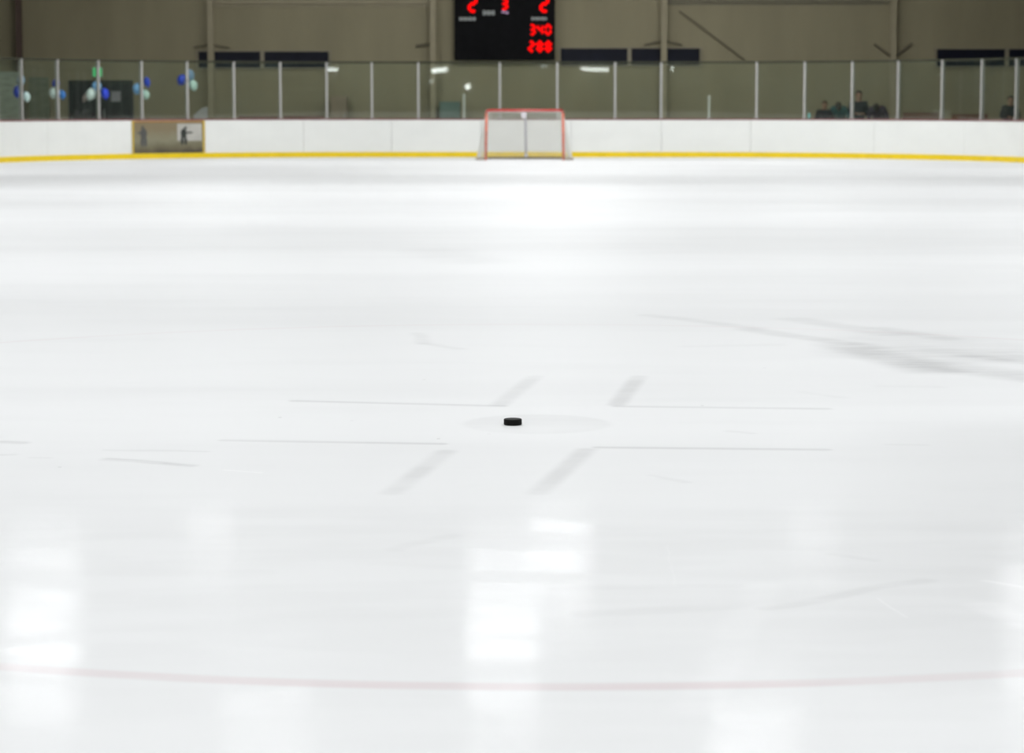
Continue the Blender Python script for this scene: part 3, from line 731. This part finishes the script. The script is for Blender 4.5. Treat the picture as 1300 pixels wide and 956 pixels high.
# ------------------------------------------------------------------ things standing between the boards and the wall
def leaning_panel(px0, px1, pyt, Y, m, label, n=7):
    A = at(px0, pyt, Y); B = at(px1, pyt, Y); wd, h = B.x-A.x, A.z+0.05
    r = thing('ribbed_panel', label, 'panel', ((A.x+B.x)/2, Y, -0.05))
    obj('sheet', box(nb(), (0, 0, h/2), (wd, 0.03, h), bev=0.01), m, r)
    bm = nb()
    for i in range(n): box(bm, (0, -0.025, h*(i+0.5)/n), (wd*0.98, 0.03, 0.035), bev=0.006)
    obj('ribs', bm, m, r)
    bm = nb()
    for s in (-1, 1): box(bm, (s*wd*0.4, 0.2, h*0.35), (0.04, 0.04, h*0.75), rot=None); box(bm, (s*wd*0.4, 0.1, 0.02), (0.05, 0.4, 0.04))
    obj('feet', bm, 'benchleg', r)
leaning_panel(-22, 26, 91, 62.3, 'panelpale', 'pale grey-green ribbed panel behind the glass at the left edge', 14)
leaning_panel(36, 62, 98, 62.6, 'paneldim', 'dim olive ribbed panel beside the pale one at far left', 12)
# pale slanting sheet behind the glass above the poster
A = at(246, 151, 61.5); zt = at(250, 137, 61.5).z; Bx = at(263.5, 151, 61.5).x
bm = nb(); P4 = [(A.x, A.z-0.9), (A.x, at(0, 146, 61.5).z), (A.x+0.22, zt), (Bx, zt+0.03), (Bx, A.z-0.9)]
f = [bm.verts.new((x, 61.5, z)) for x, z in P4]; b2 = [bm.verts.new((x, 61.54, z)) for x, z in P4]
bm.faces.new(f); bm.faces.new(b2[::-1])
for i in range(5): bm.faces.new((f[i], b2[i], b2[(i+1)%5], f[(i+1)%5]))
bmesh.ops.recalc_face_normals(bm, faces=bm.faces)
sx = (A.x+Bx)/2
bmesh.ops.translate(bm, vec=(-sx, -61.5, 0.05), verts=bm.verts)
r = thing('slanted_board', 'pale slant-topped board beside the column above the poster', 'board', (sx, 61.5, -0.05))
obj('board_sheet', bm, 'sheet', r)
bm = nb(); zb = A.z-0.85
for s in (-0.12, 0.12): box(bm, (s, 0.02, (zb+0.0)/2), (0.03, 0.03, zb)); box(bm, (s, 0.05, 0.01), (0.04, 0.3, 0.02))
obj('board_stand', bm, 'benchleg', r)

def bench(px0, px1, pyt, Y, label):
    A = at(px0, pyt, Y); B = at(px1, pyt, Y); wd, h = B.x-A.x, A.z+0.05
    r = thing('wooden_bench', label, 'bench', ((A.x+B.x)/2, Y, -0.05), group='brown benches behind the glass')
    obj('backrest', box(nb(), (0, 0, h-0.10), (wd, 0.03, 0.20), bev=0.006), 'bench', r)
    obj('seat', box(nb(), (0, -0.22, 0.60), (wd, 0.36, 0.04), bev=0.006), 'bench', r)
    for s in (-1, 1):
        bm = nb(); box(bm, (s*(wd/2-0.12), 0.03, (h-0.02)/2), (0.04, 0.03, h-0.02)); box(bm, (s*(wd/2-0.12), -0.38, 0.29), (0.04, 0.03, 0.58)); box(bm, (s*(wd/2-0.12), -0.18, 0.55), (0.04, 0.4, 0.03))
        obj('leg', bm, 'benchleg', r)
bench(302, 356, 147.0, 62.0, 'brown wooden bench behind the glass below the left window strip, left one')
bench(360, 411, 146.5, 62.0, 'brown wooden bench behind the glass below the left window strip, right one')
bench(1146, 1192, 142.5, 61.6, 'brown wooden bench behind the glass right of the people')
bench(1208, 1254, 144.5, 61.6, 'brown wooden bench left of the person at the right edge')
# tan cupboard-like box behind the glass
A = at(419, 122, 62.9); B = at(440, 122, 62.9)
r = thing('wall_cabinet', 'tan upright cabinet against the wall behind the glass, left of centre', 'cabinet', ((A.x+B.x)/2, 63.15, -0.05)); hh = A.z+0.05; wd = B.x-A.x
M['tan'] = mat('tan_cabinet_paint', (0.27, 0.215, 0.15), 0.6, var=0.08)
obj('body', box(nb(), (0, 0, hh/2), (wd, 0.4, hh), bev=0.01), 'tan', r)
dd = obj('door', box(nb(), (0, -0.21, hh/2), (wd-0.04, 0.02, hh-0.1), bev=0.004), 'tan', r)
obj('handle', tube(nb(), [(wd/2-0.06, -0.22, 1.0), (wd/2-0.06, -0.25, 1.02), (wd/2-0.06, -0.25, 1.12), (wd/2-0.06, -0.22, 1.14)], 0.007, 8), 'metal', dd)
# teal cabinet seen faintly left of the goal
A = at(558, 129, 62.9); B = at(584, 129, 62.9)
r = thing('low_cabinet', 'low dim teal cabinet behind the glass left of the goal', 'cabinet', ((A.x+B.x)/2, 63.15, -0.05)); hh = A.z+0.05; wd = B.x-A.x
M['tealc'] = mat('dim_teal_paint', (0.13, 0.19, 0.165), 0.6, var=0.08)
obj('body', box(nb(), (0, 0, hh/2), (wd, 0.4, hh), bev=0.01), 'tealc', r)
dd = obj('door', box(nb(), (0, -0.21, hh/2), (wd-0.04, 0.02, hh-0.1), bev=0.004), 'tealc', r)
obj('handle', tube(nb(), [(wd/2-0.06, -0.22, 0.9), (wd/2-0.06, -0.25, 0.92), (wd/2-0.06, -0.25, 1.02), (wd/2-0.06, -0.22, 1.04)], 0.007, 8), 'metal', dd)
# cyan bottle on the cap rail's outer edge
p, n = path(t_at(1025.5, 1.0)); bm = nb(); lathe(bm, [(0, 0), (0.033, 0), (0.036, 0.01), (0.036, 0.10), (0.028, 0.125), (0.014, 0.135), (0, 0.135)], 20)
bt = thing('water_bottle', 'small cyan bottle on the board cap behind the glass, left of the people', 'bottle', (p.x+n.x*0.102, p.y+n.y*0.102, GZ0))
obj('bottle_body', bm, 'cyan', bt, True)
bm = nb(); lathe(bm, [(0, 0.135), (0.016, 0.135), (0.016, 0.155), (0.006, 0.16), (0, 0.165)], 14); obj('bottle_cap', bm, 'lampbody', bt, True)

# ------------------------------------------------------------------ people
def skinned(name, verts, edges, radii, m, parent, sub=2):
    me = bpy.data.meshes.new(name); me.from_pydata([tuple(v) for v in verts], edges, []); me.materials.append(M[m])
    o = bpy.data.objects.new(name, me); COL.objects.link(o); o.parent = parent
    sk = o.modifiers.new('skin', 'SKIN'); sk.use_smooth_shade = True
    if not me.skin_vertices: me.attributes  # layer is made by the modifier below
    bmx = bmesh.new(); bmx.from_mesh(me); lay = bmx.verts.layers.skin.verify()
    for v, r in zip(bmx.verts, radii):
        v[lay].radius = r if isinstance(r, tuple) else (r, r)
    bmx.verts.ensure_lookup_table(); bmx.verts[0][lay].use_root = True
    bmx.to_mesh(me); bmx.free()
    sb_ = o.modifiers.new('sub', 'SUBSURF'); sb_.levels = sub; sb_.render_levels = sub
    return o
def person(loc, height, label, jacket, hair='hair', lean=0.0, headdrop=0.0, rz=0.0, arms='down', hood=False):
    """faces -y (towards the ice); lean bends the trunk forward, headdrop lowers the head in front of the shoulders"""
    k = height/1.75
    root = thing('person', label, 'person', loc, rz, 'people standing behind the glass')
    def V(x, y, z): return Vector((x, y, z))*k
    hip = V(0, 0, 0.93)
    def T(x, y, z):              # a point of the upper body, bent at the hip
        q = V(x, y, z) - hip; c, s = math.cos(lean), math.sin(lean)
        return hip + Vector((q.x, q.y*c - q.z*s, q.y*s + q.z*c))
    def H(x, y, z):              # a point of the head, nodded at the neck
        b_ = V(0, -0.01, 1.50); q = V(x, y, z) - b_; c, s = math.cos(headdrop), math.sin(headdrop)
        q = b_ + Vector((q.x, q.y*c - q.z*s, q.y*s + q.z*c)); return T(q.x/k, q.y/k, q.z/k)
    vs, es, rs = [], [], []
    def add(p, r, par=None):
        vs.append(p); rs.append(tuple(a*k for a in r) if isinstance(r, tuple) else r*k); i = len(vs)-1
        if par is not None: es.append((par, i))
        return i
    pel = add(V(0, 0, 0.95), (0.15, 0.10)); wa = add(T(0, 0, 1.10), (0.135, 0.09), pel); ch = add(T(0, 0.0, 1.30), (0.16, 0.10), wa)
    nk0 = add(T(0, 0.0, 1.43), 0.085, ch); nk = add(T(0, -0.005, 1.50), 0.055, nk0)
    h1 = add(H(0, -0.025, 1.565), 0.066, nk); h2 = add(H(0, -0.02, 1.635), 0.083, h1); h3 = add(H(0, -0.008, 1.695), 0.078, h2); add(H(0, -0.005, 1.735), 0.045, h3)
    ends = {}
    for s in (-1, 1):
        sh = add(T(s*0.175, 0, 1.42), 0.062, nk0)
        if arms == 'down': el, wr = (s*0.25, 0.02, 1.13), (s*0.24, -0.10, 0.92)
        elif arms == 'rail': el, wr = (s*0.27, -0.06, 1.17), (s*0.16, -0.26, 1.10)
        else: el, wr = (s*0.26, -0.02, 1.15), (s*0.10, -0.20, 1.16)
        e_ = add(T(*el), 0.045, sh); w_ = add(T(*wr), 0.028, e_); d = (Vector(wr)-Vector(el)).normalized()
        side = Vector((1, 0, 0)); pm = Vector(wr) + d*0.05; p_ = add(T(*pm), (0.036, 0.020), w_)
        ends[s] = (sh, e_, w_)
        for fi, (off, ln) in enumerate(((-0.028, 0.075), (-0.010, 0.085), (0.010, 0.08), (0.027, 0.062))):
            b0 = pm + d*0.04 + side*off; f0 = add(T(*b0), 0.0095, p_); c1 = b0 + d*ln*0.5 + Vector((0, -0.008, -0.008)); f1 = add(T(*c1), 0.009, f0)
            add(T(*(c1 + d*ln*0.4 + Vector((0, 0.006, -0.016)))), 0.008, f1)
        th = pm + side*(-s*0.035); t0 = add(T(*th), 0.011, p_); add(T(*(th + d*0.03 + side*(-s*0.02))), 0.0095, t0)
        lg = add(V(s*0.09, 0, 0.88), 0.092, pel); kn = add(V(s*0.10, -0.015, 0.48), 0.058, lg); an = add(V(s*0.10, 0.01, 0.09), 0.040, kn)
        hl = add(V(s*0.10, 0.0, 0.045), 0.040, an); add(V(s*0.105, -0.13, 0.035), 0.034, hl)
    skinned('body', vs, es, rs, 'skin', root)
    # jacket over trunk and arms
    jv, je, jr = [], [], []
    def addj(p, r, par=None):
        jv.append(p); jr.append(tuple(a*k for a in r) if isinstance(r, tuple) else r*k); i = len(jv)-1
        if par is not None: je.append((par, i))
        return i
    a0 = addj(V(0, 0, 0.86), (0.19, 0.14)); a1 = addj(T(0, 0, 1.08), (0.18, 0.135), a0); a2 = addj(T(0, 0, 1.30), (0.20, 0.14), a1)
    a3 = addj(T(0, 0, 1.42), (0.13, 0.10), a2); addj(T(0, 0.0, 1.475), 0.078, a3)
    if hood: addj(T(0, 0.10, 1.46), 0.09, a3)
    for s in (-1, 1):
        sh, e_, w_ = ends[s]; j1 = addj(vs[sh], 0.090, a3); j2 = addj(vs[e_], 0.068, j1); addj(vs[w_], 0.048, j2)
    skinned('jacket', jv, je, jr, jacket, root)
    tv = [V(0, 0, 0.93)]; te = []; tr = [(0.17*k, 0.115*k)]
    for s in (-1, 1):
        i = len(tv); tv += [V(s*0.09, 0, 0.84), V(s*0.10, -0.015, 0.48), V(s*0.10, 0.01, 0.11)]; te += [(0, i), (i, i+1), (i+1, i+2)]; tr += [0.105*k, 0.078*k, 0.062*k]
    skinned('trousers', tv, te, tr, 'trous', root)
    for s in (-1, 1):
        bm = nb(); box(bm, (s*0.102*k, -0.05*k, 0.043*k), (0.10*k, 0.29*k, 0.086*k), bev=0.03*k); obj('shoe', bm, 'shoe', root, True)
    # hair: a cap around the back and top of the skull
    bm = nb(); bmesh.ops.create_uvsphere(bm, u_segments=20, v_segments=12, radius=1.0)
    geom = [v for v in bm.verts if (v.co.y < -0.55 and v.co.z < 0.35) or v.co.z < -0.6]
    bmesh.ops.delete(bm, geom=geom, context='VERTS')
    for v in bm.verts: v.co = H(v.co.x*0.094, v.co.y*0.108 + 0.002, 1.672 + v.co.z*0.098)
    ho = obj('hair', bm, hair, root, True); so = ho.modifiers.new('thick', 'SOLIDIFY'); so.thickness = 0.012
    # face
    bm = nb()
    for s in (-1, 1):
        bmesh.ops.create_uvsphere(bm, u_segments=10, v_segments=8, radius=0.011*k, matrix=Matrix.Translation(H(s*0.032, -0.100, 1.645)))
    obj('eyes', bm, 'eye', root, True)
    bm = nb(); tube(bm, [H(0, -0.098, 1.645), H(0, -0.112, 1.62), H(0, -0.122, 1.605), H(0, -0.10, 1.597)], 0.01, 8, taper=[0.006*k, 0.010*k, 0.014*k, 0.006*k]); obj('nose', bm, 'skin', root, True)
    bm = nb(); tube(bm, [H(-0.022, -0.090, 1.572), H(0, -0.098, 1.570), H(0.022, -0.090, 1.572)], 0.006*k, 8); obj('mouth', bm, 'cap', root, True)
    for s in (-1, 1):
        bm = nb(); bmesh.ops.create_uvsphere(bm, u_segments=10, v_segments=8, radius=1.0)
        for v in bm.verts: v.co = H(s*0.086 + v.co.x*0.010, v.co.y*0.020, 1.635 + v.co.z*0.030)
        obj('ear', bm, 'skin', root, True)
    return root
PYY = 61.9
def px_x(px, Y=PYY): return at(px, 130, Y).x
person((px_x(1044), 61.55, -0.05), 1.46, 'person in a black jacket with bare light face, leftmost of those behind the glass', 'jblack', 'hairb', 0.05, 0.35, 0.1, 'rail')
person((px_x(1066), 61.95, -0.05), 1.60, 'person in a teal jacket bending forward beside the leftmost person', 'jteal', 'hair', 0.50, 0.9, -0.2, 'rail', True)
person((px_x(1091), 62.05, -0.05), 1.71, 'tallest dark-haired person in a black jacket, right of the glass post', 'jblack', 'hair', 0.02, 0.15, 0.0, 'fold')
person((px_x(1117), 61.95, -0.05), 1.62, 'person in a dark plum jacket bending forward beside the column', 'jplum', 'hair', 0.55, 1.1, -0.35, 'rail', True)
person((px_x(1277), 61.4, -0.05), 1.58, 'person in a bulky black jacket standing alone at the right edge', 'jblack', 'hair', 0.05, 0.1, 0.1, 'fold', True)
